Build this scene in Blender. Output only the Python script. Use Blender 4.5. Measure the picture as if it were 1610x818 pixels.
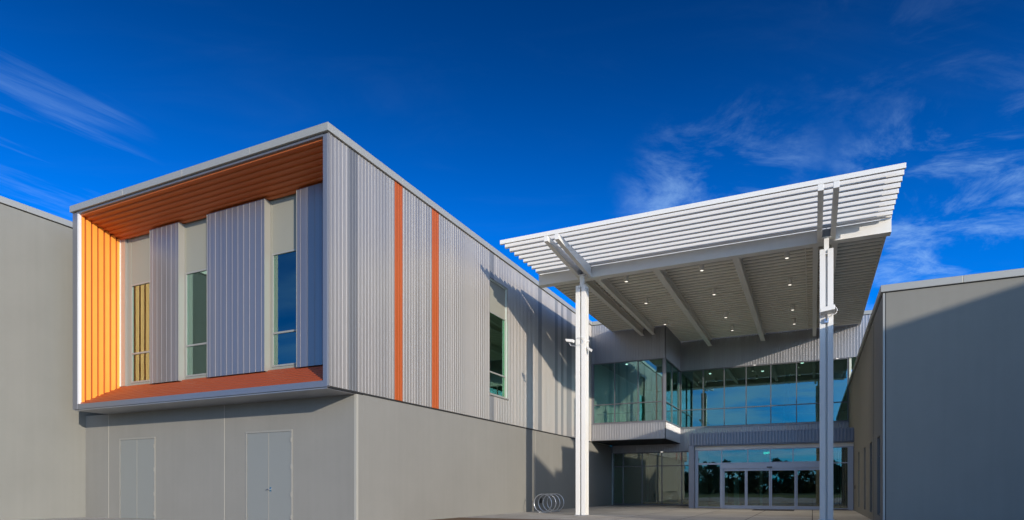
import bpy, bmesh, math, random
from mathutils import Vector, Matrix
R = math.radians
S = bpy.context.scene
for o in list(bpy.data.objects): bpy.data.objects.remove(o)
COL = S.collection
random.seed(7)

# ------------------------------------------------------------------ camera
cam = bpy.data.objects.new('camera', bpy.data.cameras.new('camera'))
COL.objects.link(cam); S.camera = cam
cam.location = (0, 0, 1.15)
cam.rotation_euler = (R(90), 0, R(25.64))
cam.data.sensor_width = 36; cam.data.lens = 22.0
cam.data.shift_y = 0.2230
cam.data.clip_end = 3000; cam.data.clip_start = 0.05

# ------------------------------------------------------------------ sky, sun, exposure
SUN = Vector((0.794, -0.570, 0.212)).normalized()      # towards the sun
ELEV = math.asin(SUN.z)
W = bpy.data.worlds.new('World'); S.world = W; W.use_nodes = True
nt = W.node_tree; N = nt.nodes; L = nt.links; N.clear()
def nd(t, **k):
    n = N.new(t)
    for a, b in k.items(): setattr(n, a, b)
    return n
out = nd('ShaderNodeOutputWorld'); bg = nd('ShaderNodeBackground')
L.new(bg.outputs[0], out.inputs[0]); bg.inputs[1].default_value = 0.15
sky = nd('ShaderNodeTexSky', sky_type='NISHITA', sun_disc=False, sun_elevation=ELEV,
         sun_rotation=math.atan2(SUN.x, SUN.y), altitude=200, air_density=1.0, dust_density=0.25, ozone_density=3.5)
tint = nd('ShaderNodeMix', data_type='RGBA', blend_type='MULTIPLY'); tint.inputs[0].default_value = 1
L.new(sky.outputs[0], tint.inputs[6]); tint.inputs[7].default_value = (0.045, 0.55, 1.30, 1)
sat = nd('ShaderNodeHueSaturation'); sat.inputs['Saturation'].default_value = 1.12
L.new(tint.outputs[2], sat.inputs['Color'])
tc = nd('ShaderNodeTexCoord')
def vmath(op, a, b=None):
    n = nd('ShaderNodeVectorMath', operation=op)
    for i, v in enumerate((a, b)):
        if v is None: continue
        if isinstance(v, (tuple, Vector)): n.inputs[i].default_value = v
        else: L.new(v, n.inputs[i])
    return n
def fmath(op, a, b=None, clamp=False):
    n = nd('ShaderNodeMath', operation=op, use_clamp=clamp)
    for i, v in enumerate((a, b)):
        if v is None: continue
        if isinstance(v, (int, float)): n.inputs[i].default_value = v
        else: L.new(v, n.inputs[i])
    return n.outputs[0]
dirn = vmath('NORMALIZE', tc.outputs['Generated']).outputs[0]
sep = nd('ShaderNodeSeparateXYZ'); L.new(dirn, sep.inputs[0])
den = fmath('ADD', fmath('MAXIMUM', sep.outputs[2], 0.0), 0.18)
px_ = fmath('DIVIDE', sep.outputs[0], den); py_ = fmath('DIVIDE', sep.outputs[1], den)
comb = nd('ShaderNodeCombineXYZ'); L.new(px_, comb.inputs[0]); L.new(py_, comb.inputs[1])
def noise(scale, detail, rough, dist, rot, stretch, off=0.0):
    mp = nd('ShaderNodeMapping', vector_type='TEXTURE'); mp.inputs['Rotation'].default_value = (0, 0, R(rot))
    mp.inputs['Scale'].default_value = stretch; mp.inputs['Location'].default_value = (off, off * 0.7, 0)
    L.new(comb.outputs[0], mp.inputs[0])
    n = nd('ShaderNodeTexNoise'); n.inputs['Scale'].default_value = scale; n.inputs['Detail'].default_value = detail
    n.inputs['Roughness'].default_value = rough; n.inputs['Distortion'].default_value = dist
    L.new(mp.outputs[0], n.inputs[0]); return n.outputs[0]
def ramp(v, a, b):
    n = nd('ShaderNodeMapRange', interpolation_type='SMOOTHSTEP'); L.new(v, n.inputs[0])
    n.inputs[1].default_value = a; n.inputs[2].default_value = b; return n.outputs[0]
def blob(d, lo, hi):                                     # soft patch of sky round a direction
    return ramp(vmath('DOT_PRODUCT', dirn, Vector(d).normalized()).outputs['Value'], lo, hi)
def wdir(u, v):                                          # bearing of a patch of sky
    r = (u - 805) / 984; z = (768 - v) / 984
    return (0.9015 * r - 0.4328, 0.4328 * r + 0.9015, z)
grade = nd('ShaderNodeMapRange', interpolation_type='SMOOTHSTEP'); L.new(sep.outputs[2], grade.inputs[0])
grade.inputs[1].default_value = 0.15; grade.inputs[2].default_value = 0.68; grade.inputs[3].default_value = 1.0; grade.inputs[4].default_value = 0.31
deep = vmath('SCALE', sat.outputs[0]); L.new(grade.outputs[0], deep.inputs['Scale'])
lowsky = ramp(sep.outputs[2], 0.85, 0.0)
front = nd('ShaderNodeMix', data_type='RGBA')              # sky on the sun's side, boosted as added fill for shaded parts
L.new(fmath('MULTIPLY', blob((1.0, -0.66, 0.16), 0.50, 0.97), lowsky), front.inputs[0]); L.new(deep.outputs[0], front.inputs[6]); front.inputs[7].default_value = (11.0, 15.0, 21.0, 1)
wisps = ramp(noise(3.0, 9, 0.62, 0.9, 30, (2.0, 0.6, 1), 3.1), 0.47, 0.80)
puffs = ramp(noise(3.8, 12, 0.66, 0.45, 25, (0.9, 0.75, 1), 5.3), 0.44, 0.80)
streak = ramp(noise(4.0, 9, 0.62, 0.3, 78, (2.6, 0.34, 1), 1.7), 0.47, 0.78)
mR = fmath('MAXIMUM', blob(wdir(1500, 410), 0.972, 0.9985), fmath('MULTIPLY', blob(wdir(1130, 340), 0.986, 0.9985), 0.75))
mR = fmath('MAXIMUM', mR, fmath('MULTIPLY', blob(wdir(1500, 70), 0.98, 0.998), 0.16))
mL = fmath('MAXIMUM', blob(wdir(60, 225), 0.991, 0.9993), fmath('MULTIPLY', blob(wdir(60, 320), 0.993, 0.9995), 0.9))
mB = blob((0.0, -1.0, 0.30), 0.55, 0.97)                 # clouds over the street side, met only in reflections
c = fmath('ADD', fmath('MULTIPLY', puffs, mR), fmath('MULTIPLY', fmath('MULTIPLY', streak, mL), 0.38))
puffs_b = ramp(noise(2.2, 9, 0.6, 0.4, -10, (1.6, 0.8, 1), 2.2), 0.36, 0.66)
c = fmath('ADD', c, fmath('MULTIPLY', fmath('MULTIPLY', puffs_b, mB), 1.1))
c = fmath('ADD', c, fmath('MULTIPLY', wisps, 0.02))
c = fmath('MULTIPLY', c, 0.60, True)
cm = nd('ShaderNodeMix', data_type='RGBA'); L.new(c, cm.inputs[0]); L.new(front.outputs[2], cm.inputs[6])
cm.inputs[7].default_value = (2.3, 3.7, 5.4, 1)
L.new(cm.outputs[2], bg.inputs[0])

sl = bpy.data.lights.new('sun', 'SUN'); sl.energy = 3.0; sl.angle = R(0.53); sl.color = (1.0, 0.90, 0.76)
so = bpy.data.objects.new('sun', sl); COL.objects.link(so)
so.rotation_euler = SUN.to_track_quat('Z', 'Y').to_euler(); so.location = (40, -30, 30)
S.view_settings.view_transform = 'Standard'; S.view_settings.look = 'None'
S.view_settings.exposure = 0.45; S.view_settings.gamma = 1.0
S.render.engine = 'CYCLES'
S.cycles.max_bounces = 8; S.cycles.transparent_max_bounces = 16; S.cycles.glossy_bounces = 5

# ------------------------------------------------------------------ materials
def mat(name, col, rough=0.6, metal=0.0, mottle=0.0, mscale=2.0, bump=0.0, bscale=60, streak=0.0, bump2=0.0, b2scale=1.2, spec=0.5, col2=None, coat=0.0):
    m = bpy.data.materials.new(name); m.use_nodes = True
    t = m.node_tree; b = t.nodes['Principled BSDF']
    b.inputs['Base Color'].default_value = (*col, 1); b.inputs['Roughness'].default_value = rough
    b.inputs['Metallic'].default_value = metal; b.inputs['Specular IOR Level'].default_value = spec
    b.inputs['Coat Weight'].default_value = coat
    tcn = t.nodes.new('ShaderNodeTexCoord'); P = tcn.outputs['Object']
    if mottle or streak:
        n = t.nodes.new('ShaderNodeTexNoise'); n.inputs['Scale'].default_value = mscale; n.inputs['Detail'].default_value = 6
        n.inputs['Roughness'].default_value = 0.65; t.links.new(P, n.inputs[0])
        mp = t.nodes.new('ShaderNodeMapping'); mp.inputs['Scale'].default_value = (3.0, 3.0, 0.12); t.links.new(P, mp.inputs[0])
        n2 = t.nodes.new('ShaderNodeTexNoise'); n2.inputs['Scale'].default_value = 1.6; n2.inputs['Detail'].default_value = 5; t.links.new(mp.outputs[0], n2.inputs[0])
        def dev(o, k):
            a = t.nodes.new('ShaderNodeMath'); a.operation = 'MULTIPLY_ADD'; t.links.new(o, a.inputs[0])
            a.inputs[1].default_value = k; a.inputs[2].default_value = -k * 0.5; return a.outputs[0]
        ad = t.nodes.new('ShaderNodeMath'); ad.operation = 'ADD'; t.links.new(dev(n.outputs[0], mottle * 2), ad.inputs[0]); t.links.new(dev(n2.outputs[0], streak * 2), ad.inputs[1])
        a1 = t.nodes.new('ShaderNodeMath'); a1.operation = 'ADD'; t.links.new(ad.outputs[0], a1.inputs[0]); a1.inputs[1].default_value = 1.0
        sc = t.nodes.new('ShaderNodeVectorMath'); sc.operation = 'SCALE'; sc.inputs[0].default_value = col; t.links.new(a1.outputs[0], sc.inputs['Scale'])
        src = sc.outputs[0]
        if col2:
            mx = t.nodes.new('ShaderNodeMix'); mx.data_type = 'RGBA'; mr = t.nodes.new('ShaderNodeMapRange'); t.links.new(n.outputs[0], mr.inputs[0])
            mr.inputs[1].default_value = 0.4; mr.inputs[2].default_value = 0.65; t.links.new(mr.outputs[0], mx.inputs[0]); t.links.new(src, mx.inputs[6]); mx.inputs[7].default_value = (*col2, 1); src = mx.outputs[2]
        t.links.new(src, b.inputs['Base Color'])
        rr = t.nodes.new('ShaderNodeMath'); rr.operation = 'MULTIPLY_ADD'; t.links.new(n.outputs[0], rr.inputs[0]); rr.inputs[1].default_value = 0.18; rr.inputs[2].default_value = rough - 0.09
        t.links.new(rr.outputs[0], b.inputs['Roughness'])
    last = None
    for amt, s_, d_ in ((bump, bscale, 0.01), (bump2, b2scale, 0.05)):
        if not amt: continue
        n = t.nodes.new('ShaderNodeTexNoise'); n.inputs['Scale'].default_value = s_; n.inputs['Detail'].default_value = 4 if s_ > 5 else 1.5; t.links.new(P, n.inputs[0])
        bp = t.nodes.new('ShaderNodeBump'); bp.inputs['Strength'].default_value = amt; bp.inputs['Distance'].default_value = d_
        t.links.new(n.outputs[0], bp.inputs['Height'])
        if last: t.links.new(last, bp.inputs['Normal'])
        last = bp.outputs[0]; t.links.new(last, b.inputs['Normal'])
    return m
def glass(name, tintc, refl, wav=0.06, rough=0.0, gcol=(0.95, 0.96, 0.90)):
    m = bpy.data.materials.new(name); m.use_nodes = True; t = m.node_tree; t.nodes.clear()
    o = t.nodes.new('ShaderNodeOutputMaterial'); mx = t.nodes.new('ShaderNodeMixShader'); tr = t.nodes.new('ShaderNodeBsdfTransparent'); gl = t.nodes.new('ShaderNodeBsdfGlossy')
    tr.inputs[0].default_value = (*tintc, 1); gl.inputs['Roughness'].default_value = rough; gl.inputs[0].default_value = (*gcol, 1)
    lw = t.nodes.new('ShaderNodeFresnel'); lw.inputs[0].default_value = 1.5
    a = t.nodes.new('ShaderNodeMath'); a.operation = 'MULTIPLY_ADD'; a.inputs[1].default_value = 1.2; a.inputs[2].default_value = refl; a.use_clamp = True
    t.links.new(lw.outputs[0], a.inputs[0]); t.links.new(a.outputs[0], mx.inputs[0])
    tcn = t.nodes.new('ShaderNodeTexCoord'); n = t.nodes.new('ShaderNodeTexNoise'); n.inputs['Scale'].default_value = 0.9; n.inputs['Detail'].default_value = 0.5
    t.links.new(tcn.outputs['Object'], n.inputs[0]); bp = t.nodes.new('ShaderNodeBump'); bp.inputs['Strength'].default_value = wav; bp.inputs['Distance'].default_value = 0.05
    t.links.new(n.outputs[0], bp.inputs['Height']); t.links.new(bp.outputs[0], gl.inputs['Normal'])
    t.links.new(tr.outputs[0], mx.inputs[1]); t.links.new(gl.outputs[0], mx.inputs[2]); t.links.new(mx.outputs[0], o.inputs[0]); return m
def emit(name, col, s):
    m = bpy.data.materials.new(name); m.use_nodes = True; b = m.node_tree.nodes['Principled BSDF']
    b.inputs['Base Color'].default_value = (*col, 1); b.inputs['Emission Color'].default_value = (*col, 1); b.inputs['Emission Strength'].default_value = s; return m

M = dict(
    stucco=mat('stucco', (0.240, 0.233, 0.204), 0.9, mottle=0.10, mscale=0.5, streak=0.05, bump=0.35, bscale=90, spec=0.25),
    stucco_low=mat('smooth_painted_concrete', (0.226, 0.217, 0.193), 0.85, mottle=0.10, mscale=0.6, streak=0.05, bump=0.12, bscale=40, spec=0.3),
    joint=mat('sealant', (0.36, 0.34, 0.29), 0.7),
    coping=mat('coping_metal', (0.38, 0.37, 0.33), 0.45, metal=0.25, mottle=0.03, mscale=1.0),
    dark=mat('shadow_gap_paint', (0.02, 0.02, 0.02), 0.8),
    silver=mat('silver_siding', (0.42, 0.385, 0.345), 0.44, metal=0.55, mottle=0.03, mscale=1.5, streak=0.02),
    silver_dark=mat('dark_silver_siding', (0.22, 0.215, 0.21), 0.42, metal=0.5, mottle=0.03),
    panel=mat('silver_panel', (0.29, 0.272, 0.272), 0.34, metal=0.65, mottle=0.03, mscale=1.5),
    zinc=mat('grey_siding', (0.37, 0.365, 0.375), 0.42, metal=0.55, mottle=0.03, mscale=1.2, bump2=0.04),
    frame=mat('frame_metal', (0.25, 0.25, 0.27), 0.38, metal=0.55, mottle=0.03, mscale=1.0, bump2=0.04),
    white_trim=mat('white_trim', (0.78, 0.76, 0.74), 0.4, metal=0.1),
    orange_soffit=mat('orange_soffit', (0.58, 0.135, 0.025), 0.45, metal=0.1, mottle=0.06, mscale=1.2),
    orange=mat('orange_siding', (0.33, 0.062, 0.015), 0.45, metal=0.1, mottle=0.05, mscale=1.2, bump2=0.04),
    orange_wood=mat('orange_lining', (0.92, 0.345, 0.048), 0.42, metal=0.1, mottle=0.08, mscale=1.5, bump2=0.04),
    orange_stripe=mat('orange_stripe_paint', (0.44, 0.088, 0.014), 0.42, metal=0.15, mottle=0.03),
    infill=mat('beige_infill', (0.27, 0.262, 0.215), 0.7, mottle=0.04, mscale=1.0, bump=0.1),
    mull=mat('anodised_mullion', (0.16, 0.16, 0.165), 0.4, metal=0.5),
    mull_light=mat('light_window_trim', (0.30, 0.29, 0.26), 0.45, metal=0.1),
    door_al=mat('aluminium_door', (0.46, 0.46, 0.48), 0.4, metal=0.5, mottle=0.03),
    door=mat('grey_door_paint', (0.215, 0.222, 0.207), 0.5, mottle=0.03, mscale=1.3, bump2=0.05),
    door_frame=mat('door_frame_paint', (0.26, 0.25, 0.22), 0.5),
    steel=mat('white_steel_paint', (0.80, 0.77, 0.71), 0.42, mottle=0.025, mscale=1.2, streak=0.02, coat=0.1),
    deck=mat('white_roof_deck', (0.84, 0.80, 0.70), 0.55),
    flute_shade=mat('groove_shade_paint', (0.27, 0.255, 0.22), 0.9),
    chrome=mat('brushed_steel', (0.6, 0.6, 0.6), 0.25, metal=1.0),
    galv=mat('galvanised_steel', (0.55, 0.56, 0.58), 0.32, metal=0.85, mottle=0.06, mscale=10),
    black=mat('black_plastic', (0.015, 0.015, 0.015), 0.5),
    rubber=mat('rubber_mat', (0.03, 0.03, 0.033), 0.8, bump=0.5, bscale=120),
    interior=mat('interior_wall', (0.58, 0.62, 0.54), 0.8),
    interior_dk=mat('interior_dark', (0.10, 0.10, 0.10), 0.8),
    carpet=mat('interior_floor', (0.12, 0.115, 0.11), 0.7, mottle=0.1, mscale=4),
    timber=mat('timber_panelling', (0.42, 0.24, 0.12), 0.5, mottle=0.1, mscale=3),
    grass=mat('lawn', (0.10, 0.17, 0.035), 0.95, mottle=0.3, mscale=0.6, bump=0.8, bscale=25, spec=0.1, col2=(0.13, 0.13, 0.04)),
    mulch=mat('mulch', (0.19, 0.125, 0.08), 0.95, mottle=0.3, mscale=9, bump=1.0, bscale=30, spec=0.1),
    asphalt=mat('asphalt', (0.05, 0.05, 0.052), 0.9, mottle=0.2, mscale=3, bump=0.5, bscale=80),
    bark=mat('bark', (0.11, 0.085, 0.06), 0.95, mottle=0.3, mscale=6, bump=0.8, bscale=14),
    leaf=mat('leaf', (0.07, 0.085, 0.032), 0.7, mottle=0.35, mscale=0.9, spec=0.3),
    bronze=mat('leaf_dry', (0.10, 0.075, 0.03), 0.7, mottle=0.35, mscale=0.9, spec=0.3),
    g_up=glass('tinted_glass', (0.50, 0.70, 0.66), 0.17, 0.03, gcol=(0.62, 0.95, 0.86)),
    g_green=glass('deep_green_glass', (0.45, 0.80, 0.58), 0.26, 0.03, gcol=(0.50, 0.92, 0.66)),
    g_low=glass('green_glass', (0.66, 0.80, 0.72), 0.13, 0.03),
    lens=emit('lamp_lens', (1.0, 0.93, 0.80), 0.9),
    lens_in=emit('interior_lamp_lens', (1.0, 0.95, 0.85), 3.0),
    exitg=emit('exit_sign_face', (0.05, 0.9, 0.75), 2.0),
)
# concrete paving with joints and slab-to-slab tone
def paving():
    m = mat('concrete_paving', (0.33, 0.305, 0.27), 0.85, bump=0.25, bscale=70, spec=0.3)
    t = m.node_tree; b = t.nodes['Principled BSDF']; ge = t.nodes.new('ShaderNodeNewGeometry')
    br = t.nodes.new('ShaderNodeTexBrick'); br.offset = 0; br.squash = 1
    br.inputs['Color1'].default_value = (0.46, 0.43, 0.385, 1); br.inputs['Color2'].default_value = (0.38, 0.345, 0.305, 1); br.inputs['Mortar'].default_value = (0.075, 0.07, 0.065, 1)
    br.inputs['Scale'].default_value = 1; br.inputs['Mortar Size'].default_value = 0.02; br.inputs['Mortar Smooth'].default_value = 0.3
    br.inputs['Brick Width'].default_value = 2.2; br.inputs['Row Height'].default_value = 1.55; br.inputs['Bias'].default_value = 0
    t.links.new(ge.outputs['Position'], br.inputs['Vector'])
    n = t.nodes.new('ShaderNodeTexNoise'); n.inputs['Scale'].default_value = 0.9; n.inputs['Detail'].default_value = 9; n.inputs['Roughness'].default_value = 0.7
    t.links.new(ge.outputs['Position'], n.inputs[0]); mr = t.nodes.new('ShaderNodeMapRange'); t.links.new(n.outputs[0], mr.inputs[0]); mr.inputs[1].default_value = 0.25; mr.inputs[2].default_value = 0.75; mr.inputs[3].default_value = 0.78; mr.inputs[4].default_value = 1.18
    s = t.nodes.new('ShaderNodeVectorMath'); s.operation = 'SCALE'; t.links.new(br.outputs[0], s.inputs[0]); t.links.new(mr.outputs[0], s.inputs['Scale']); t.links.new(s.outputs[0], b.inputs['Base Color'])
    return m
M['paving'] = paving()
def sheet_tone(m, width, amt):
    t = m.node_tree; b = t.nodes['Principled BSDF']; ge = t.nodes.new('ShaderNodeNewGeometry'); sp = t.nodes.new('ShaderNodeSeparateXYZ'); t.links.new(ge.outputs['Position'], sp.inputs[0])
    def mm(op, a, v):
        n = t.nodes.new('ShaderNodeMath'); n.operation = op; t.links.new(a, n.inputs[0])
        if isinstance(v, float): n.inputs[1].default_value = v
        elif v is not None: t.links.new(v, n.inputs[1])
        return n.outputs[0]
    f = mm('FLOOR', mm('DIVIDE', mm('ADD', sp.outputs[0], sp.outputs[1]), width), None)
    wn = t.nodes.new('ShaderNodeTexWhiteNoise'); wn.noise_dimensions = '1D'; t.links.new(f, wn.inputs['W'])
    k = mm('ADD', mm('MULTIPLY', wn.outputs['Value'], amt), 1.0 - amt/2)
    sc = t.nodes.new('ShaderNodeVectorMath'); sc.operation = 'SCALE'; old = b.inputs['Base Color'].links
    if old: t.links.new(old[0].from_socket, sc.inputs[0])
    else: sc.inputs[0].default_value = b.inputs['Base Color'].default_value[:3]
    t.links.new(k, sc.inputs['Scale']); t.links.new(sc.outputs[0], b.inputs['Base Color'])
    k2 = mm('ADD', mm('MULTIPLY', wn.outputs['Value'], 0.10), b.inputs['Roughness'].default_value - 0.05)
    t.links.new(k2, b.inputs['Roughness'])
sheet_tone(M['silver'], 0.32, 0.14); sheet_tone(M['panel'], 0.285, 0.14); sheet_tone(M['zinc'], 0.32, 0.10); sheet_tone(M['orange_wood'], 0.22, 0.10)

# ------------------------------------------------------------------ helpers
def box(bm, x0, x1, y0, y1, z0, z1):
    x0, x1 = sorted((x0, x1)); y0, y1 = sorted((y0, y1)); z0, z1 = sorted((z0, z1))
    v = [bm.verts.new(p) for p in ((x0,y0,z0),(x1,y0,z0),(x1,y1,z0),(x0,y1,z0),(x0,y0,z1),(x1,y0,z1),(x1,y1,z1),(x0,y1,z1))]
    for f in ((3,2,1,0),(4,5,6,7),(0,1,5,4),(1,2,6,5),(2,3,7,6),(3,0,4,7)): bm.faces.new([v[i] for i in f])
def prism(bm, a, b):                       # two matching rings of points
    n = len(a); va = [bm.verts.new(p) for p in a]; vb = [bm.verts.new(p) for p in b]
    bm.faces.new(va[::-1]); bm.faces.new(vb)
    for i in range(n): bm.faces.new((va[i], va[(i+1) % n], vb[(i+1) % n], vb[i]))
def slab(bm, q, nrm, th):                  # quad q with thickness th behind it (nrm = visible side)
    nrm = Vector(nrm).normalized(); q = [Vector(p) for p in q]; prism(bm, [p - nrm * th for p in q], q)
def rib(bm, p0, p1, across, nrm, wb, wt, d):
    p0, p1, u, n = Vector(p0), Vector(p1), Vector(across).normalized(), Vector(nrm).normalized()
    sec = lambda p: [p - u*wb/2 - n*0.003, p + u*wb/2 - n*0.003, p + u*wt/2 + n*d, p - u*wt/2 + n*d]
    prism(bm, sec(p0), sec(p1))
def tube(bm, pts, r, seg=8, closed=False):
    pts = [Vector(p) for p in pts]; n = len(pts); rings = []
    for i, p in enumerate(pts):
        a = pts[(i-1) % n] if (closed or i > 0) else p; b = pts[(i+1) % n] if (closed or i < n-1) else p
        t = (b - a).normalized(); ref = Vector((0,0,1)) if abs(t.z) < 0.9 else Vector((1,0,0))
        if closed: ref = Vector((0, 1, 0))
        u = t.cross(ref).normalized(); v = t.cross(u)
        rr = r[i] if isinstance(r, (list, tuple)) else r
        rings.append([bm.verts.new(p + u*math.cos(k*2*math.pi/seg)*rr + v*math.sin(k*2*math.pi/seg)*rr) for k in range(seg)])
    for i in range(n if closed else n-1):
        A, B = rings[i], rings[(i+1) % n]
        for k in range(seg): bm.faces.new((A[k], A[(k+1) % seg], B[(k+1) % seg], B[k]))
    if not closed: bm.faces.new(rings[0][::-1]); bm.faces.new(rings[-1])
def cyl(bm, x, y, z0, z1, r, seg=16, r2=None): tube(bm, [(x,y,z0),(x,y,z1)], [r, r2 if r2 else r], seg)
def obj(name, bm, m, parent=None, bevel=0, smooth=False):
    bmesh.ops.recalc_face_normals(bm, faces=bm.faces)
    me = bpy.data.meshes.new(name); bm.to_mesh(me); bm.free()
    me.materials.append(M[m] if isinstance(m, str) else m)
    if smooth:
        for p in me.polygons: p.use_smooth = True
    o = bpy.data.objects.new(name, me); COL.objects.link(o)
    if parent:
        o.parent = parent; base = parent; off = Vector((0,0,0))
        while base: off += base.location; base = base.parent
        o.location = -off if off.length > 0 else (0,0,0)
    if bevel:
        md = o.modifiers.new('bevel', 'BEVEL'); md.width = bevel; md.segments = 2; md.limit_method = 'ANGLE'; md.harden_normals = False
    return o
def B(name, m, parent, *boxes, bevel=0):
    bm = bmesh.new()
    for b in boxes: box(bm, *b)
    return obj(name, bm, m, parent, bevel)
def BS(name, m, parent, *boxes, bevel=0):          # one object per box
    return [B(name, m, parent, b, bevel=bevel) for b in boxes]
def tag(o, label=None, cat=None, group=None, kind=None):
    for k, v in (('label', label), ('category', cat), ('group', group), ('kind', kind)):
        if v: o[k] = v
    return o
def thing(name, label, cat, loc=(0,0,0), group=None):
    o = bpy.data.objects.new(name, None); COL.objects.link(o); o.location = loc; o.empty_display_size = 0.3
    return tag(o, label, cat, group)
def dup(o, loc, parent=None, top=True):
    c = o.copy(); COL.objects.link(c)
    if parent: c.parent = parent
    if top: c.location = loc
    for ch in list(o.children): dup(ch, None, c, False)
    return c
def siding_x(bm, x, y0, y1, z0, z1, pitch=0.16, d=0.012, back=0.04, sgn=1, wb=0.05, wt=0.034):   # sheet facing +X (sgn 1)
    box(bm, x - sgn*back, x, y0, y1, z0, z1); n = max(1, round((y1-y0)/pitch)); p = (y1-y0)/n
    for i in range(n): rib(bm, (x, y0+p*(i+.5), z0), (x, y0+p*(i+.5), z1), (0,1,0), (sgn,0,0), wb, wt, d)
def siding_y(bm, y, x0, x1, z0, z1, pitch=0.16, d=0.016, back=0.04, wb=0.06, wt=0.04):           # sheet facing -Y
    box(bm, x0, x1, y, y+back, z0, z1); n = max(1, round((x1-x0)/pitch)); p = (x1-x0)/n
    for i in range(n): rib(bm, (x0+p*(i+.5), y, z0), (x0+p*(i+.5), y, z1), (1,0,0), (0,-1,0), wb, wt, d)
def coping_run(parent, axis, c0, c1, a0, a1, z0=11.37, z1=11.6, seg=3.05):
    """coping along an axis; c0..c1 is its cross range, a0..a1 its length; sheets butt with fine joints"""
    bm = bmesh.new(); n = max(1, round((a1-a0)/seg)); p = (a1-a0)/n
    for i in range(n):
        s, e = a0 + p*i + (0.004 if i else 0), a0 + p*(i+1) - (0.004 if i < n-1 else 0)
        if axis == 'y': box(bm, c0, c1, s, e, z0, z1)
        else: box(bm, s, e, c0, c1, z0, z1)
    return obj('coping', bm, 'coping', parent, 0.008)
def grid_window(name, parent, axis, plane, us, zs, m='mull', w=0.055, depth=0.12, pane='g_up', proud=0.0, label=None):
    """glazed grid; us = mullion centres, zs = rail centres; axis 'y': plane of constant Y facing -Y, 'x': constant X facing +X"""
    bm = bmesh.new(); f0, f1 = plane - proud, plane + depth - proud
    if axis == 'x': f0, f1 = plane + proud, plane - depth + proud
    def bx(u0, u1, z0, z1, a=f0, b=f1):
        if axis == 'y': box(bm, u0, u1, a, b, z0, z1)
        else: box(bm, a, b, u0, u1, z0, z1)
    h = w/2
    for u in us: bx(u-h, u+h, zs[0]-h, zs[-1]+h)
    e = 0.004 if axis == 'y' else -0.004
    for z in zs:
        for i in range(len(us)-1): bx(us[i]+h, us[i+1]-h, z-h, z+h, f0+e, f1-e)
    fr = obj(name, bm, m, parent)
    mid = (f0+f1)/2
    for i in range(len(us)-1):
        for j in range(len(zs)-1):
            a = (us[i]+h-.004, us[i+1]-h+.004); z = (zs[j]+h-.004, zs[j+1]-h+.004)
            bm2 = bmesh.new()
            if axis == 'y': box(bm2, a[0], a[1], mid-.004, mid+.004, *z)
            else: box(bm2, mid-.004, mid+.004, a[0], a[1], *z)
            obj('pane', bm2, pane, fr)
    return fr

# ------------------------------------------------------------------ setting: ground
tag(B('ground', 'grass', None, (-1500, 1500, -1500, 1500, -0.5, -0.03)), kind='structure')
tag(B('plaza', 'paving', None, (-12.6, 22.9, -9, 21.3, -0.3, 0.0), (-12.6, 22.9, 21.3, 43, -0.3, 0.0)), kind='structure')
tag(B('walkway', 'paving', None, (-26.2, -12.6, 4, 15.2, -0.3, -0.004)), kind='structure')
tag(B('planting_bed', 'mulch', None, (-12.52, -7.6, 17.0, 21.3, -0.2, 0.006)), kind='structure')
tag(B('road', 'asphalt', None, (-300, 300, -60, -52, -0.3, -0.02)), kind='structure')

# ------------------------------------------------------------------ left wing: plain stucco wall
t = thing('stucco_wing', 'tall plain greige stucco wing at the far left edge beside the orange-lined bay', 'building', (-26.2, 12.5, 0))
B('wall', 'stucco', t, (-30, -26.2, 10.2, 42.2, -0.2, 11.37))
B('reveal', 'dark', t, (-29.9, -26.19, 10.25, 42.1, 11.345, 11.372))
coping_run(t, 'y', -30.05, -26.13, 10.15, 42.2)

# ------------------------------------------------------------------ metal-clad building (left centre)
XW, YF, YR = -12.51, 13.89, 15.47
b1 = thing('metal_clad_building', 'two-storey building with ribbed silver upper storey, orange stripes and a deep orange-lined window bay', 'building', (-18.6, 15.2, 0))
# lower storey
B('lower_wall', 'stucco_low', b1, (-26.2, -12.56, 15.18, 15.5, -0.2, 4.04), (-12.9, -12.56, 15.5, 42.2, -0.2, 4.06), bevel=0.006)
BS('wall_joint', 'joint', b1, (-24.725, -24.70, 15.172, 15.182, 0, 4.03), (-18.31, -18.285, 15.172, 15.182, 0, 4.03), (-12.64, -12.552, 15.170, 15.26, 0, 4.03), (-12.562, -12.552, 28.885, 28.91, 0, 4.05))
B('soffit', 'zinc', b1, (-24.70, -12.6, 13.93, 15.6, 4.03, 4.08))
B('drip_gap', 'dark', b1, (-12.9, -12.535, 13.98, 37.6, 4.055, 4.092))
# upper shell: roof, floor, backing walls round the side window, partition walls
B('upper_wall', 'interior', b1,
  (-24.70, -12.6, 15.6, 42.2, 11.20, 11.36),
  (-24.70, -12.6, 15.6, 42.2, 4.09, 4.35),
  (-12.75, -12.552, 15.5, 23.85, 4.35, 11.2), (-12.75, -12.552, 25.6, 42.2, 4.35, 11.2),
  (-12.75, -12.552, 23.85, 25.6, 4.35, 5.24), (-12.75, -12.56, 23.85, 25.6, 10.2, 11.2),
  (-24.70, -24.5, 15.6, 42.2, 4.09, 11.2),
  (-24.5, -12.8, 22.0, 22.15, 4.35, 11.2), (-17.5, -17.35, 22.15, 30, 4.35, 11.2), (-19.0, -18.88, 15.7, 22.0, 4.35, 11.2))
B('roof_reveal', 'dark', b1, (-24.72, -12.53, 13.92, 42.1, 11.345, 11.373))
coping_run(b1, 'x', 13.80, 14.3, -24.80, -12.44)
coping_run(b1, 'y', -12.9, -12.441, 14.304, 42.2)
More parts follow.
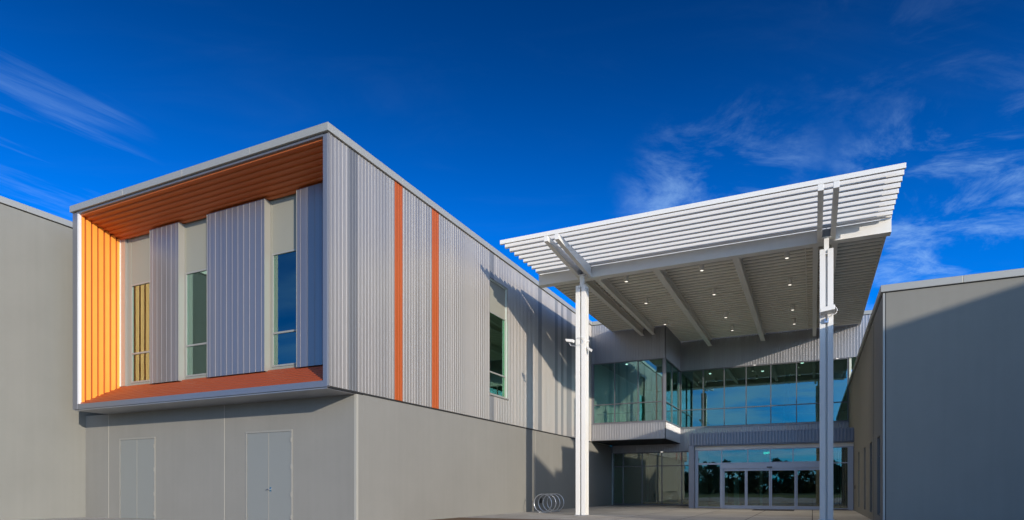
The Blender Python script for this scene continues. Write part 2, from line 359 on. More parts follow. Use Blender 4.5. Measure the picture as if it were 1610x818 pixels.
# recess wall behind the frame, with three openings
W3 = [(-23.80, -22.40), (-20.68, -19.30), (-16.38, -15.05)]
zs0, zs1 = 5.24, 9.00
bm = bmesh.new(); xs = [-24.45] + [v for w in W3 for v in w] + [-12.75]
for i in range(0, 8, 2): box(bm, xs[i], xs[i+1], YR, YR+.12, 4.4, 11.19)
for a, c_ in W3: box(bm, a, c_, YR+.0, YR+.12, 4.4, zs0-.03)
obj('recess_wall', bm, 'infill', b1)
for a, c_ in W3: BS('infill_panel', 'infill', b1, (a, c_, YR+.02, YR+.12, zs1+.03, 11.19))
# linings: front rectangle to back rectangle
FX0, FX1, FZ0, FZ1 = -24.46, -12.70, 4.26, 11.31
BX0, BX1, BZ0, BZ1 = -24.36, -13.15, 5.12, 10.84
yf, yb = YF+.03, YR-.002
def lining(name, q, nrm, across_n, m, wb, wt, d, horizontal=True):
    bm = bmesh.new(); slab(bm, q, nrm, 0.03)
    if not horizontal: obj('lining_back', bm, 'orange', b1); bm = bmesh.new()  # darker orange backing puts the shade of the rib gaps into colour
    q = [Vector(p) for p in q]   # q: front0, front1, back1, back0
    for i in range(across_n):
        f = (i + .5) / across_n
        if horizontal: p0, p1, ac = q[0].lerp(q[3], f), q[1].lerp(q[2], f), (q[3]-q[0])
        else: p0, p1, ac = q[0].lerp(q[3], f), q[1].lerp(q[2], f), (q[3]-q[0])
        rib(bm, p0, p1, ac, nrm, wb, wt, d)
    return obj(name, bm, m, b1)
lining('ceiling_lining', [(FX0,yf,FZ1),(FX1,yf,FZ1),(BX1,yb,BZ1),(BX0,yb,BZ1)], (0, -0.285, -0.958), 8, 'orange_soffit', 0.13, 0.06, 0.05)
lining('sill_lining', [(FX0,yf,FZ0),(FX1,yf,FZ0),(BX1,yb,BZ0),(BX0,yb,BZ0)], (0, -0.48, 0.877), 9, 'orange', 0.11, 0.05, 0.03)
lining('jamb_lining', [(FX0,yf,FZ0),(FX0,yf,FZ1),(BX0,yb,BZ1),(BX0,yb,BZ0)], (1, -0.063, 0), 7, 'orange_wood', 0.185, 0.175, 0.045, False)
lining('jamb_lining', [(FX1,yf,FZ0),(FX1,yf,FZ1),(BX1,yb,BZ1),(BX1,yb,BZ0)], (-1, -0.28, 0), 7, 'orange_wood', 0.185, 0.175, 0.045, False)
BS('jamb_trim', 'white_trim', b1, (-24.46, -24.40, 13.895, 13.99, 4.27, 11.30), (-24.36, -24.30, 15.36, 15.45, 5.12, 10.83))
B('corner_panel', 'silver', b1, (-24.30, -24.02, 15.38, 15.468, 5.12, 10.85))
# grey picture frame
B('bay_frame', 'frame', b1, (-24.75, FX0, YF-.01, YF+.20, 4.07, 11.34), (FX1, XW-.03, YF-.01, YF+.20, 4.07, 11.34),
  (FX0, FX1, YF-.008, YF+.20, 4.07, FZ0-.002), (FX0, FX1, YF-.008, YF+.10, FZ1-.02, 11.368), (-24.75, -24.70, YF+.2, 42.2, 4.07, 11.34), bevel=0.006)
# projecting silver panels with returns
for x0, x1 in ((-22.30, -20.72), (-19.21, -16.45), (-15.02, -13.20)):
    bm = bmesh.new(); siding_y(bm, 15.22, x0, x1, 5.06, 10.80, pitch=0.285, d=0.010, back=0.246, wb=0.016, wt=0.01)
    pn = obj('wall_panel', bm, 'panel', b1)
    B('edge_trim', 'mull_light', pn, (x1, x1+.012, 15.21, 15.465, 5.06, 10.80), (x0-.012, x0, 15.21, 15.465, 5.06, 10.80))
for a, c_ in W3:
    grid_window('window', b1, 'y', YR+.02, [a+.03, c_-.03], [zs0+.01, 6.35, zs1], m='mull_light', w=.06, depth=.09, pane='g_up', proud=.03)
# cladding of the long side
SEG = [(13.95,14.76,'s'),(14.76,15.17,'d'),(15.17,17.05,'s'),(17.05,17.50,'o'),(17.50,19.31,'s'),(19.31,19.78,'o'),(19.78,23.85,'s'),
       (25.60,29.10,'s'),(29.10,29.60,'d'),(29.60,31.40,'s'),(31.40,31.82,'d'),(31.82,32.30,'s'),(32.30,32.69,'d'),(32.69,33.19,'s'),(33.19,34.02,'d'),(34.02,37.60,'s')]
bm_s = bmesh.new()
for a, c_, k in SEG:
    if k == 's': siding_x(bm_s, XW, a, c_, 4.10, 11.345)
siding_x(bm_s, XW, 24.27, 25.6, 4.10, 5.16); siding_x(bm_s, XW, 24.27, 25.6, 10.24, 11.345)
box(bm_s, XW-.04, XW+.02, 13.885, 13.95, 4.10, 11.345)
obj('siding', bm_s, 'silver', b1)
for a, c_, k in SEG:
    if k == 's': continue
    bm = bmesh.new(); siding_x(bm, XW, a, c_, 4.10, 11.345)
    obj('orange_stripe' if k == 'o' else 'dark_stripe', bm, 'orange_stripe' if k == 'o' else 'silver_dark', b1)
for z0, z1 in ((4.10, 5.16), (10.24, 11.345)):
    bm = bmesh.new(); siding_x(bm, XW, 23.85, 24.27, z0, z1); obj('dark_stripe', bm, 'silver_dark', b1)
BS('infill_panel', 'infill', b1, (-12.72, -12.63, 23.86, 25.59, 8.86, 10.2))
wn = grid_window('window', b1, 'x', -12.60, [23.89, 25.56], [5.27, 6.22, 8.82], m='mull_light', w=.06, depth=.1, pane='g_green')
B('sill', 'mull_light', wn, (-12.7, -12.45, 23.80, 25.65, 5.17, 5.225))
# double doors in the lower front wall
def double_door(x0, x1, label_cold, handle):
    xm = (x0+x1)/2; y = 15.18
    fr = B('double_door', 'door_frame', b1, (x0, x0+.05, y-.03, y+.08, 0, 3.0), (x1-.05, x1, y-.03, y+.08, 0, 3.0), (x0, x1, y-.032, y+.08, 3.0, 3.06), bevel=.004)
    for a, c_ in ((x0+.054, xm-.003), (xm+.003, x1-.054)): B('door_leaf', 'door', fr, (a, c_, y-.016, y+.03, .01, 2.994), bevel=.004)
    B('meeting_strip', 'door_frame', fr, (xm-.012, xm+.012, y-.026, y-.015, .01, 2.99))
    for z in (.22, .95, 1.85, 2.72):
        for x in (x0+.046, x1-.046): B('hinge', 'door_frame', fr, (x-.03, x+.03, y-.048, y-.028, z-.07, z+.07), bevel=.004)
    if handle:
        bm = bmesh.new(); tube(bm, [(xm+.10, y-.018, 1.12), (xm+.10, y-.075, 1.12)], .018, 10); tube(bm, [(xm+.10, y-.07, 1.12), (xm-.03, y-.07, 1.115), (xm-.06, y-.07, 1.10)], .012, 8)
        box(bm, xm+.06, xm+.14, y-.024, y-.015, 1.05, 1.19)
        obj('handle', bm, 'chrome', fr)
double_door(-17.25, -15.16, '', True)
double_door(-24.02, -21.93, '', False)

# ------------------------------------------------------------------ glazed entrance building (centre)
YB, YW, XB = 37.6, 42.2, -7.88
b2 = thing('glazed_entrance_building', 'glazed entrance building with ribbed grey metal walls at the back of the forecourt', 'building', (-5, 42.2, 0))
bm = bmesh.new()
siding_y(bm, YW, XB, 4.2, 8.93, 11.345); siding_y(bm, YW, -12.55, XB+.0, 3.60, 4.10); siding_y(bm, YW, XB, 1.95, 3.60, 5.10)
obj('siding', bm, 'zinc', b2)
B('roof', 'interior', b2, (-12.7, 30, 42.3, 60, 11.15, 11.36), (-12.7, XB-.05, 37.7, 42.3, 11.15, 11.36))
coping_run(b2, 'x', 42.13, 42.6, XB+.07, 24)
bm = bmesh.new()                                   # projecting corner bay
siding_y(bm, YB, -12.50, XB, 8.95, 11.345); siding_x(bm, XB, YB, YW, 8.95, 11.345)
obj('bay_siding', bm, 'zinc', b2); bm = bmesh.new()
siding_y(bm, YB, -12.50, XB, 4.14, 5.16); siding_x(bm, XB, YB, YW, 4.14, 5.16)
box(bm, -12.5, XB-.001, YB+.04, YW, 4.135, 4.2)
obj('bay_siding', bm, 'zinc', b2)
B('bay_soffit', 'dark', b2, (-12.49, XB-.02, YB+.02, YW, 4.10, 4.13))
coping_run(b2, 'x', YB-.07, YB+.4, -12.43, XB+.07)
coping_run(b2, 'y', XB-.4, XB+.07, YB+.402, 42.6)
B('corner_post', 'frame', b2, (-8.03, XB+.0, YB-.01, YB+.14, 5.16, 8.95))
B('jamb_post', 'frame', b2, (-12.50, -12.40, YB-.01, YB+.1, 4.12, 8.95))
B('sill_trim', 'frame', b2, (-12.5, XB+.04, YB-.045, YB+.1, 5.13, 5.19), (XB-.1, XB+.05, YB+.1, YW, 5.13, 5.19), (XB+.05, 1.95, YW-.05, YW+.1, 5.085, 5.15), bevel=.005)
grid_window('curtain_wall', b2, 'y', YB+.02, [-12.38, -11.03, -9.56, -8.06], [5.22, 6.36, 8.92])
grid_window('curtain_wall', b2, 'x', XB-.02, [YB+.18, 39.7, YW-.06], [5.22, 6.36, 8.92])
grid_window('curtain_wall', b2, 'y', YW+.02, [-7.85, -6.43, -5.12, -3.79, -2.34, -.877, .437, 1.91], [5.18, 6.31, 8.89])
grid_window('storefront', b2, 'y', YW+.02, [-12.46, -11.77, -10.45, -9.11, -7.80, -6.45], [.06, 2.66, 3.56], pane='g_low', m='mull')
# rooms behind the glass
BS('interior_wall', 'interior', b2, (-12.66, -12.53, 37.8, 52, 4.3, 11.1), (-12.66, -12.53, 42.4, 52, 0, 4.3), (-12.6, 1.98, 52, 52.2, 0, 11.1), (1.98, 2.1, 42.3, 52, 0, 11.1))
B('interior_floor', 'carpet', b2, (-12.55, 1.97, 42.34, 51.9, -.1, .02), (-12.55, 1.97, 42.34, 51.9, 4.2, 4.75), (-12.5, XB-.06, 37.8, 42.34, 4.21, 4.75))
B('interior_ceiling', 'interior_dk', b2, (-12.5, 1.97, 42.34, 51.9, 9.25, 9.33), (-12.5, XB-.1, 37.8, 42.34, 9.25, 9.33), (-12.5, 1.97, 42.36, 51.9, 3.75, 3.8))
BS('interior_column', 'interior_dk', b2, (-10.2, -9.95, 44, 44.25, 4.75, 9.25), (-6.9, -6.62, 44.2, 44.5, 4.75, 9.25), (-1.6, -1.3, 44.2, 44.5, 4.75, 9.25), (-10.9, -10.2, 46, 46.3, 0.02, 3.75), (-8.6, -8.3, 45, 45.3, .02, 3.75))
BS('interior_panelling', 'timber', b2, (-9, -2, 51.8, 51.95, 4.75, 7.2), (-6, 1, 51.8, 51.95, .02, 3.0))
bm = bmesh.new()
for x in [-12.3 + i*.12 for i in range(36)]: box(bm, x, x+.015, 38.05, 38.065, 4.75, 5.8)
for x in [-7.7 + i*.12 for i in range(79)]: box(bm, x, x+.015, 42.7, 42.715, 4.75, 5.8)
box(bm, -12.3, -7.9, 38.03, 38.08, 5.8, 5.85); box(bm, -7.8, 1.8, 42.68, 42.73, 5.8, 5.85)
obj('balustrade', bm, 'mull', b2)
# entrance porch
PX0, PX1, PY = -6.42, 1.955, 36.9
bm = bmesh.new(); siding_y(bm, PY, PX0, PX1-.005, 3.62, 4.25, pitch=.165, d=.09, back=.05, wb=.085, wt=.075)
obj('porch_fascia', bm, 'frame', b2)
bm = bmesh.new(); box(bm, PX0-.02, PX1-.005, PY-.05, 42.19, 4.255, 4.30)
n = int((PX1-PX0)/.33)
for i in range(n): x = PX0+.165+.33*i; rib(bm, (x, PY-.05, 4.30), (x, 42.18, 4.30), (1,0,0), (0,0,1), .11, .07, .045)
obj('porch_roof', bm, 'frame', b2)
BS('porch_pier', 'frame', b2, (PX0, -6.13, PY-.0, 37.35, 0, 3.615), (PX0, -6.2, 37.35, 42.19, 0, 4.25), bevel=.006)
B('porch_soffit', 'frame', b2, (-6.13, PX1-.005, PY+.081, 42.19, 3.56, 3.61))
B('porch_header', 'steel', b2, (-6.13, PX1-.005, 37.26, 37.36, 3.36, 3.555))
yg = 37.28
grid_window('transom', b2, 'y', yg, [-5.98, -4.66, -3.26, -2.10, -.95, .51], [2.585, 3.33], m='door_al', w=.05, depth=.1, pane='g_low')
grid_window('sidelight', b2, 'y', yg+.002, [-5.98, -4.72], [.07, 2.53], m='door_al', w=.05, depth=.1, pane='g_low')
grid_window('sidelight', b2, 'y', yg+.002, [.58, 1.70], [.07, 2.50, 3.33], m='door_al', w=.05, depth=.1, pane='g_low')
BS('end_jamb', 'door_al', b2, (1.72, 1.94, yg, yg+.1, 0, 3.35), (-6.12, -6.01, yg, yg+.1, 0, 3.35))
B('door_header', 'door_al', b2, (-4.69, .55, yg-.06, yg+.12, 2.26, 2.555), bevel=.006)
BS('door_post', 'door_al', b2, (-4.69, -4.58, yg-.04, yg+.12, 0, 2.255), (.44, .55, yg-.04, yg+.12, 0, 2.255), bevel=.006)
B('threshold', 'door_al', b2, (-4.58, .44, yg-.08, yg+.14, 0.0, .02))
B('door_sensor', 'black', b2, (-2.27, -1.99, yg-.11, yg-.06, 2.29, 2.35), bevel=.01)
for i, (a, c_) in enumerate(((-4.575, -3.345), (-3.34, -2.085), (-2.075, -.80), (-.795, .435))):
    dy = 0.045 if i in (0, 3) else 0.0
    y0, y1 = yg-.03+dy, yg+.012+dy; s = .075
    fr = B('sliding_door', 'door_al', b2, (a, a+s, y0, y1, .025, 2.25), (c_-s, c_, y0, y1, .025, 2.25), (a+s, c_-s, y0+.002, y1-.002, 2.13, 2.25), (a+s, c_-s, y0+.002, y1-.002, .025, .19), bevel=.004)
    B('pane', 'g_low', fr, (a+s-.004, c_-s+.004, (y0+y1)/2-.004, (y0+y1)/2+.004, .186, 2.134))
B('lobby_wall', 'interior', b2, (-6.19, -6.1, 37.45, 42.15, 0.0, 3.55))
BS('lobby_panel', 'interior', b2, (-4.4, -4.1, 41.0, 41.1, .02, 3.0), (-2.9, -2.75, 41.0, 41.15, .02, 3.2), (1.0, 1.2, 40.8, 41, .02, 3.3))
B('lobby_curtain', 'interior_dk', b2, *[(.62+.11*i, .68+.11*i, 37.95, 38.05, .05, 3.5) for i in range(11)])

# ------------------------------------------------------------------ right building
XR, YR2 = 1.955, 22.2
b3 = thing('stucco_building', 'single-storey greige stucco building at right, its front wall half in shade', 'building', (12, 22.2, 0))
WS = [(23.15, 24.15), (26.15, 27.15), (29.2, 30.2), (32.8, 33.8)]
bm = bmesh.new(); ys = [YR2] + [v for w in WS for v in w] + [42.2]
for i in range(0, 10, 2): box(bm, XR, XR+.3, ys[i], ys[i+1], -.2, 7.14)
for a, c_ in WS: box(bm, XR, XR+.3, a, c_, -.2, .27); box(bm, XR, XR+.3, a, c_, 2.85, 7.14)
box(bm, XR+.3, 22.85, YR2, YR2+.3, -.2, 7.14); box(bm, XR+.3, 22.85, YR2+.3, 42.2, 6.9, 7.14)
obj('wall', bm, 'stucco', b3)
B('corner_bead', 'coping', b3, (XR-.006, XR+.05, YR2-.006, YR2+.05, 0, 7.13)); BS('dark_line', 'dark', b3, (XR+.052, XR+.075, YR2-.004, YR2+.02, 0, 7.13), (XR-.004, XR+.02, 25.45, 25.475, 0, 7.12))  # corner joint, and one thin dark line on the side wall
B('roof_reveal', 'dark', b3, (XR-.008, 22.8, YR2-.008, 42.1, 7.128, 7.152))
coping_run(b3, 'x', YR2-.07, YR2+.4, XR-.07, 22.7, 7.15, 7.36, 2.04)
coping_run(b3, 'y', XR-.07, XR+.4, YR2+.402, 42.13, 7.15, 7.36, 2.04)
def win_left(a, c_):                                # windows that face the forecourt (-X)
    x = XR+.06
    fr = B('window', 'mull', b3, (x, x+.1, a, a+.05, .27, 2.85), (x, x+.1, c_-.05, c_, .27, 2.85), (x+.002, x+.098, a+.05, c_-.05, .27, .33), (x+.002, x+.098, a+.05, c_-.05, 2.79, 2.85), (x+.002, x+.098, a+.05, c_-.05, 2.2, 2.24))
    B('pane', 'g_up', fr, (x+.045, x+.053, a+.046, c_-.046, .326, 2.2)); B('pane', 'g_up', fr, (x+.045, x+.053, a+.046, c_-.046, 2.24, 2.794))
    return fr
for a, c_ in WS: win_left(a, c_)
B('interior_wall', 'interior_dk', b3, (XR+3, XR+3.1, 22.6, 42, 0, 6.9))

# tall wing that closes the forecourt on the right (out of the frame, it throws the long shadows)
t = thing('side_wing', 'tall greige stucco wing closing the forecourt on the right', 'building', (25, 14, 0))
B('wall', 'stucco', t, (22.86, 30, 6.16, 42.2, -.2, 11.37)); B('fin_wall', 'stucco', t, (18.75, 22.86, 6.18, 6.32, -.2, 11.21))
coping_run(t, 'y', 22.79, 30.05, 6.1, 42.2)

# ------------------------------------------------------------------ white steel entrance canopy
cp = thing('entrance_canopy', 'big white steel entrance canopy with louvred front edge on two tall columns', 'canopy', (-4.2, 25.5, 0))
CX0, CX1 = -11.08, 2.53
for i in range(10):
    y = 21.98 + .44*i if i < 9 else 25.72
    B('louvre', 'steel', cp, (CX0, CX1, y, y+.10, 10.745, 10.905), bevel=.006)
# front beam: wide-flange section
B('front_beam', 'steel', cp, (CX0, CX1, 25.86, 26.26, 10.26, 10.285), (CX0, CX1, 25.86, 26.26, 10.715, 10.74), (CX0, CX1, 26.20, 26.26, 10.285, 10.34), (CX0+.0, CX1-.0, 25.87, 25.90, 10.285, 10.715), bevel=.003)
for cx in (-8.9, .46):
    # paired tapered outriggers
    for s in (-.22, .22):
        bm = bmesh.new(); x0, x1 = cx+s-.085, cx+s+.085
        ring = lambda x: [(x, 21.97, 10.735), (x, 21.97, 10.53), (x, 25.84, 10.27), (x, 25.84, 10.735)]
        prism(bm, ring(x0), ring(x1)); obj('outrigger', bm, 'steel', cp, .006)
    # column: core with four corner pieces
    col = B('column', 'steel', cp, (cx-.08, cx+.08, 25.42, 25.58, 0, 10.26), bevel=.005)
    B('corner_plate', 'steel', col, *[(cx+sx*.035, cx+sx*.22, 25.5+sy*.035, 25.5+sy*.22, 0.0, 9.80) for sx in (-1, 1) for sy in (-1, 1)], bevel=.006)
    B('cap_band', 'steel', col, (cx-.226, cx+.226, 25.274, 25.726, 9.62, 9.64))
    B('head_plate', 'steel', col, (cx-.16, cx+.16, 25.36, 25.85, 10.262, 10.28), (cx-.012, cx+.012, 25.58, 25.86, 10.28, 10.70))
    B('base_plate', 'galv', col, (cx-.27, cx+.27, 25.23, 25.77, 0.0, .02))
    for s in (-.33, .33):                          # purlin pairs over the columns
        ye = 37.55 if cx < -5 else 42.15
        x = cx+s-.02
        B('purlin', 'steel', cp, (x-.1, x+.1, 26.27, ye, 10.37, 10.39), (x-.1, x+.1, 26.27, ye, 10.76, 10.78), (x-.012, x+.012, 26.27, ye, 10.39, 10.76), bevel=.003)
for x in (-5.97, -2.78):
    B('purlin', 'steel', cp, (x-.13, x+.13, 26.27, 42.15, 10.37, 10.39), (x-.13, x+.13, 26.27, 42.15, 10.76, 10.78), (x-.015, x+.015, 26.27, 42.15, 10.39, 10.76), bevel=.003)
# ribbed roof deck, notched round the corner bay
bm = bmesh.new()
DX0, DX1 = -11.10, 2.52
box(bm, DX0, DX1, 26.3, 37.53, 10.85, 10.90); box(bm, XB+.03, DX1, 37.53, 42.12, 10.85, 10.90)
k = 0; y = 26.45
while y < 42.0:
    x0 = DX0+.03 if y < 37.38 else XB+.06
    rib(bm, (x0, y, 10.85), (DX1-.03, y, 10.85), (0,1,0), (0,0,-1), .235, .20, .055)
    y += .41
obj('roof_deck', bm, 'deck', cp)
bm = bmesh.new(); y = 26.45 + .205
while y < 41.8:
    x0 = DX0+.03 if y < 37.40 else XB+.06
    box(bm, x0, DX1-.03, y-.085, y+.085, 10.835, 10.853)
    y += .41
obj('flute_shade_strip', bm, 'flute_shade', cp)                  # dark strips that paint shade into the deck flutes
B('edge_trim', 'steel', cp, (DX1, DX1+.04, 26.06, 42.12, 10.80, 11.0), (DX0-.04, DX0, 26.06, 37.53, 10.80, 11.0), (DX0, DX1, 26.26, 26.30, 10.79, 11.0), bevel=.004)
bm = bmesh.new(); tube(bm, [(-.25, 26.4, 10.755), (-.25, 33.4, 10.755), (-.25, 41.9, 10.755)], .016, 8); tube(bm, [(-.25, 31.4, 10.755), (-.93, 31.4, 10.755)], .014, 8); tube(bm, [(-.25, 38.4, 10.755), (-.93, 39.0, 10.755)], .014, 8)
obj('conduit', bm, 'steel', cp)

# surface-mounted downlights
def downlight(label):
    o = thing('downlight', label, 'ceiling light', (0,0,0), 'white downlights under the canopy deck')
    bm = bmesh.new(); tube(bm, [(0,0,0), (0,0,-.27)], [.105,.105], 20); tube(bm, [(0,0,.03), (0,0,0)], [.05,.05], 12); obj('housing', bm, 'steel', o, .004)
    bm = bmesh.new(); tube(bm, [(0,0,-.268), (0,0,-.276)], [.065,.065], 20); obj('lens', bm, 'lens', o)
    ld = bpy.data.lights.new('lamp', 'SPOT'); ld.energy = 240; ld.spot_size = R(95); ld.spot_blend = 1.0; ld.shadow_soft_size = .06; ld.color = (1.0, .90, .76)
    lo = bpy.data.objects.new('lamp', ld); COL.objects.link(lo); lo.parent = o; lo.location = (0, 0, -.30)
    return o
rows = {27.7: 'close behind the front beam', 31.4: 'second row back', 35.9: 'third row back', 39.0: 'nearest the back wall'}
bays = {-7.57: 'in the left bay of the canopy', -4.27: 'in the middle bay of the canopy', -.93: 'in the right bay of the canopy'}
first = None
for y, ry in rows.items():
    for x, bx_ in bays.items():
        if y > 38 and x < -7: continue
        lab = 'white downlight %s, %s' % (bx_, ry)
        if first is None: first = downlight(lab); first.location = (x, y, 10.755)
        else: o = dup(first, (x, y, 10.755)); o['label'] = lab
# indoor ceiling lamps
first = None
for x, y, z, wh in [(-6.5, 45.8, 9.25, 'in the second pane of the wide upper window'), (-5.4, 44.2, 9.25, 'high in the third pane of the wide upper window'),
    (-3.4, 43.8, 9.25, 'high in the middle of the wide upper window'), (-3.1, 46.4, 9.25, 'lower behind the middle of the wide upper window'), (-.6, 44.5, 9.25, 'in the pane left of the right canopy column'),
    (1.4, 43.8, 9.25, 'in the last pane right of the canopy column'), (-10.9, 40.0, 9.25, 'at the head of the corner bay glass'), (-9.6, 44.5, 3.75, 'inside the ground-floor glass below the corner bay'),
    (-5.3, 39.6, 3.56, 'behind the leftmost transom of the entrance'), (-3.6, 40.4, 3.56, 'behind the second transom of the entrance'), (-.4, 39.9, 3.56, 'behind the transom near the right column')]:
    if first is None:
        bm = bmesh.new(); tube(bm, [(0,0,0), (0,0,-.03)], [.085,.085], 16); first = o = obj('ceiling_lamp', bm, 'lens_in')
    else: o = first.copy(); COL.objects.link(o)
    o.location = (x, y, z); tag(o, 'small round indoor lamp ' + wh, 'ceiling lamp', 'indoor lamps seen through the glass')
# exit sign inside the lobby
bm = bmesh.new(); box(bm, -.17, .17, -.02, .02, -.1, .1); es = obj('exit_sign', bm, 'black'); es.location = (-2.45, 40.2, 3.25)
tag(es, 'small lit green exit sign hanging behind the transom glass', 'sign')
fc = bpy.data.curves.new('exit_text', 'FONT'); fc.body = 'EXIT'; fc.size = .17; fc.extrude = .004; fc.align_x = 'CENTER'; fc.align_y = 'CENTER'
tmp = bpy.data.objects.new('tmp_text', fc); COL.objects.link(tmp)
me = bpy.data.meshes.new_from_object(tmp); bpy.data.objects.remove(tmp); me.materials.clear(); me.materials.append(M['exitg'])
lt = bpy.data.objects.new('lettering', me); COL.objects.link(lt); lt.parent = es; lt.rotation_euler = (R(90), 0, 0); lt.location = (0, -.026, 0)

# floodlights on the columns
def flood(cx, label, left):
    o = thing('floodlight', label, 'floodlight', (cx, 25.2, 7.4), 'floodlights on the canopy columns')
    s = -1 if left else 1
    if left:
        bm = bmesh.new(); a = Vector((cx-.62, 25.0, 7.46)); prism(bm, [(cx-.56,24.92,7.50),(cx-.56,25.12,7.50),(cx-.54,25.12,7.40),(cx-.52,24.92,7.38)], [(cx-.20,24.92,7.44),(cx-.20,25.12,7.44),(cx-.22,25.12,7.32),(cx-.22,24.92,7.32)])
        obj('lamp_body', bm, 'steel', o, .01)
        bm = bmesh.new(); tube(bm, [(cx-.40,25.0,7.32),(cx-.36,25.05,7.22),(cx-.22,25.2,7.22)], .03, 8); obj('bracket', bm, 'galv', o)
        bm = bmesh.new(); prism(bm, [(cx+.24,25.35,7.20),(cx+.24,25.50,7.20),(cx+.24,25.50,7.10),(cx+.24,25.35,7.10)], [(cx+.48,25.30,7.04),(cx+.48,25.45,7.04),(cx+.45,25.45,6.94),(cx+.45,25.30,6.94)])
        box(bm, cx+.22, cx+.34, 25.40, 25.45, 7.40, 7.45); obj('spot_head', bm, 'steel', o, .008)
        loop = [(cx-.10+.20*math.cos(a_)+.10, 25.20, 7.42+.16*math.sin(a_)) for a_ in [R(v) for v in range(150, -140, -20)]]
    else:
        bm = bmesh.new(); prism(bm, [(cx-.20,24.75,7.40),(cx+.26,24.75,7.46),(cx+.26,24.75,7.62),(cx-.20,24.75,7.56)], [(cx-.20,25.12,7.34),(cx+.26,25.12,7.40),(cx+.26,25.12,7.62),(cx-.20,25.12,7.56)])
        obj('lamp_body', bm, 'steel', o, .01)
        bm = bmesh.new(); tube(bm, [(cx,25.0,7.38),(cx,25.1,7.22),(cx,25.28,7.2)], .03, 8); box(bm, cx-.07, cx+.07, 25.2, 25.28, 7.12, 7.28); obj('bracket', bm, 'galv', o)
        loop = [(cx+.20+.14*math.cos(a_), 25.18, 7.52+.15*math.sin(a_)) for a_ in [R(v) for v in range(170, -120, -20)]]
    bm = bmesh.new(); tube(bm, loop, .012, 6); obj('cable', bm, 'white_trim', o, smooth=True)
flood(-8.9, 'white floodlight pair with looped cable on the left canopy column', True)
flood(.46, 'white box floodlight with looped cable on the right canopy column', False)

# bike rack: four hoops on rails
rk = thing('bike_rack', 'low grey steel rack of four round hoops beside the stucco wall', 'bike rack', (-11.4, 27.9, 0))
for i in range(4):
    f = i/3; cx = -11.33-.145*f; cy = 26.92+1.96*f; bm = bmesh.new()
    tube(bm, [(cx+.445*math.cos(a)*1.0, cy, .455+.43*math.sin(a)) for a in [k_*2*math.pi/48 for k_ in range(48)]], .021, 10, True)
    obj('hoop', bm, 'galv', rk, smooth=True)
bm = bmesh.new()
for dx in (-.16, .16): tube(bm, [(-11.31+dx, 26.75, .035), (-11.5+dx, 29.05, .035)], .018, 8)
for i in range(4):
    f = i/3; cx = -11.33-.145*f; cy = 26.92+1.96*f; box(bm, cx-.24, cx+.24, cy-.03, cy+.03, 0, .02)
obj('rail', bm, 'galv', rk)
# hose bib on the wall behind the rack
hb = thing('hose_bib', 'small dark hose tap on the shaded wall behind the hoops', 'tap', (-12.5, 29.5, .5))
bm = bmesh.new(); box(bm, -12.56, -12.50, 29.40, 29.62, .40, .66); obj('box', bm, 'black', hb, .01)
bm = bmesh.new(); tube(bm, [(-12.50,29.5,.58),(-12.38,29.5,.58),(-12.36,29.5,.50)], .02, 8); obj('spout', bm, 'chrome', hb)
# small wall device near the porch on the right building
dv = B('call_button', 'black', None, (1.925, 1.955, 36.0, 36.10, 1.12, 1.30), bevel=.008); tag(dv, 'tiny black call button on the wall right of the entrance', 'button')
# doormat
bm = bmesh.new(); box(bm, -1, 1, -.8, .8, 0, .018); dm = obj('doormat', bm, 'rubber', None, .006); dm.location = (-1.85, 35.6, .002)
tag(dm, 'dark rubber doormat lying before the sliding doors', 'doormat')

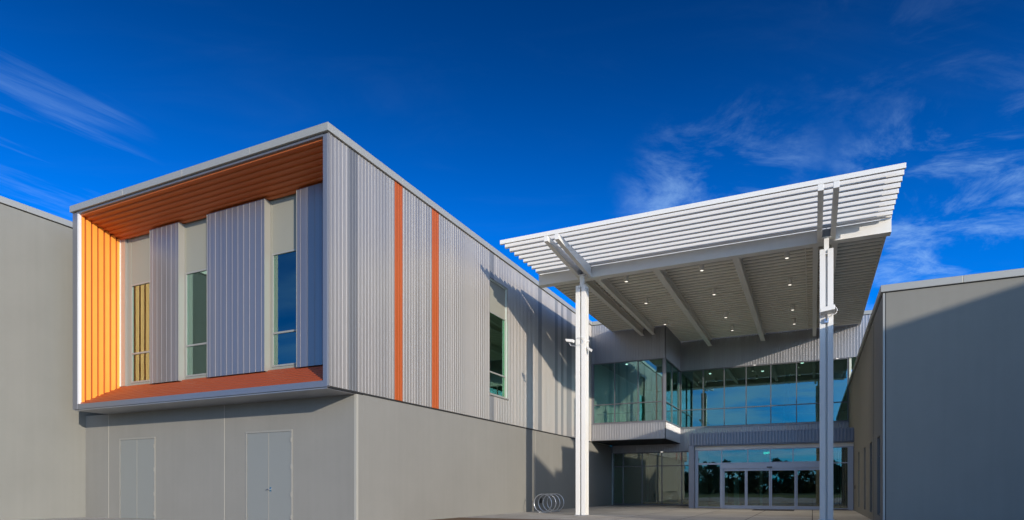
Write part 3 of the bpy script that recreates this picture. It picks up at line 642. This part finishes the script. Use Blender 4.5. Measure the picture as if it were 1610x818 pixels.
# ------------------------------------------------------------------ trees across the road (met in the reflections)
def tree_mesh(seed, H, leafm):
    rnd = random.Random(seed); bt = bmesh.new()
    tube(bt, [(0,0,0), (.1,.05,H*.3), (.05,-.1,H*.6), (0,0,H*.9)], [H*.028, H*.02, H*.012, .02], 9)
    bl = bmesh.new(); cents = []
    for k in range(22):
        z = H*rnd.uniform(.16, .92); rad = H*.42*math.sin(math.pi*min(1, max(.1, (z/H-.02)/1.0)))**.6; a = rnd.uniform(0, 6.28); q = rad*rnd.uniform(.3, 1)
        c0 = Vector((q*math.cos(a), q*math.sin(a), z)); cents.append(c0)
        tube(bt, [(0,0,z*.72), c0*.6+Vector((0,0,z*.32)), c0], [H*.009, H*.005, .01], 5)
    for c0 in cents:
        for _ in range(110):
            p = c0 + Vector((rnd.gauss(0,1), rnd.gauss(0,1), rnd.gauss(0,.8)))*H*.05; s = H*rnd.uniform(.02, .042)
            u = Vector((rnd.gauss(0,1), rnd.gauss(0,1), rnd.gauss(0,1))).normalized(); v = u.orthogonal().normalized()
            bl.faces.new([bl.verts.new(p+u*s), bl.verts.new(p+v*s*.6), bl.verts.new(p-u*s), bl.verts.new(p-v*s*.6)])
    return bt, bl
wood = bmesh.new(); rnd = random.Random(11)
protos = [tree_mesh(sd, H, None) for sd, H in ((1, 7.0), (2, 6.2), (3, 7.8))]
me_p = []
for bt, bl in protos:
    pair = []
    for b_, mi in ((bt, 0), (bl, 1)):
        for f in b_.faces: f.material_index = mi
        m_ = bpy.data.meshes.new('tmp'); b_.to_mesh(m_); b_.free(); pair.append(m_)
    me_p.append(pair)
for i in range(54):
    x = -95 + i*3.9 + rnd.uniform(-1.5, 1.5); y = -66 - rnd.uniform(0, 14)
    X = Matrix.Translation((x, y, 0)) @ Matrix.Rotation(rnd.uniform(0, 6.28), 4, 'Z')
    for m_ in me_p[i % 3]:
        n0 = len(wood.verts); wood.from_mesh(m_); wood.verts.ensure_lookup_table()
        for v in wood.verts[n0:]: v.co = X @ v.co
for pr in me_p:
    for m_ in pr: bpy.data.meshes.remove(m_)
rnd = random.Random(5)
for _ in range(9000):
    p = Vector((rnd.uniform(-120, 130), -88 + rnd.gauss(0, 2.0), abs(rnd.gauss(0, 1)) * 2.4)); q = rnd.uniform(.35, .9)
    u = Vector((rnd.gauss(0,1), rnd.gauss(0,1), rnd.gauss(0,1))).normalized(); v = u.orthogonal().normalized()
    wood.faces.new([wood.verts.new(p+u*q), wood.verts.new(p+v*q*.7), wood.verts.new(p-u*q), wood.verts.new(p-v*q*.7)]).material_index = 1
wo = obj('far_wood', wood, 'bark'); wo.data.materials.append(M['leaf'])
tag(wo, 'dark far-off wood across the road, mirrored in the entrance glass', 'wood', kind='stuff')
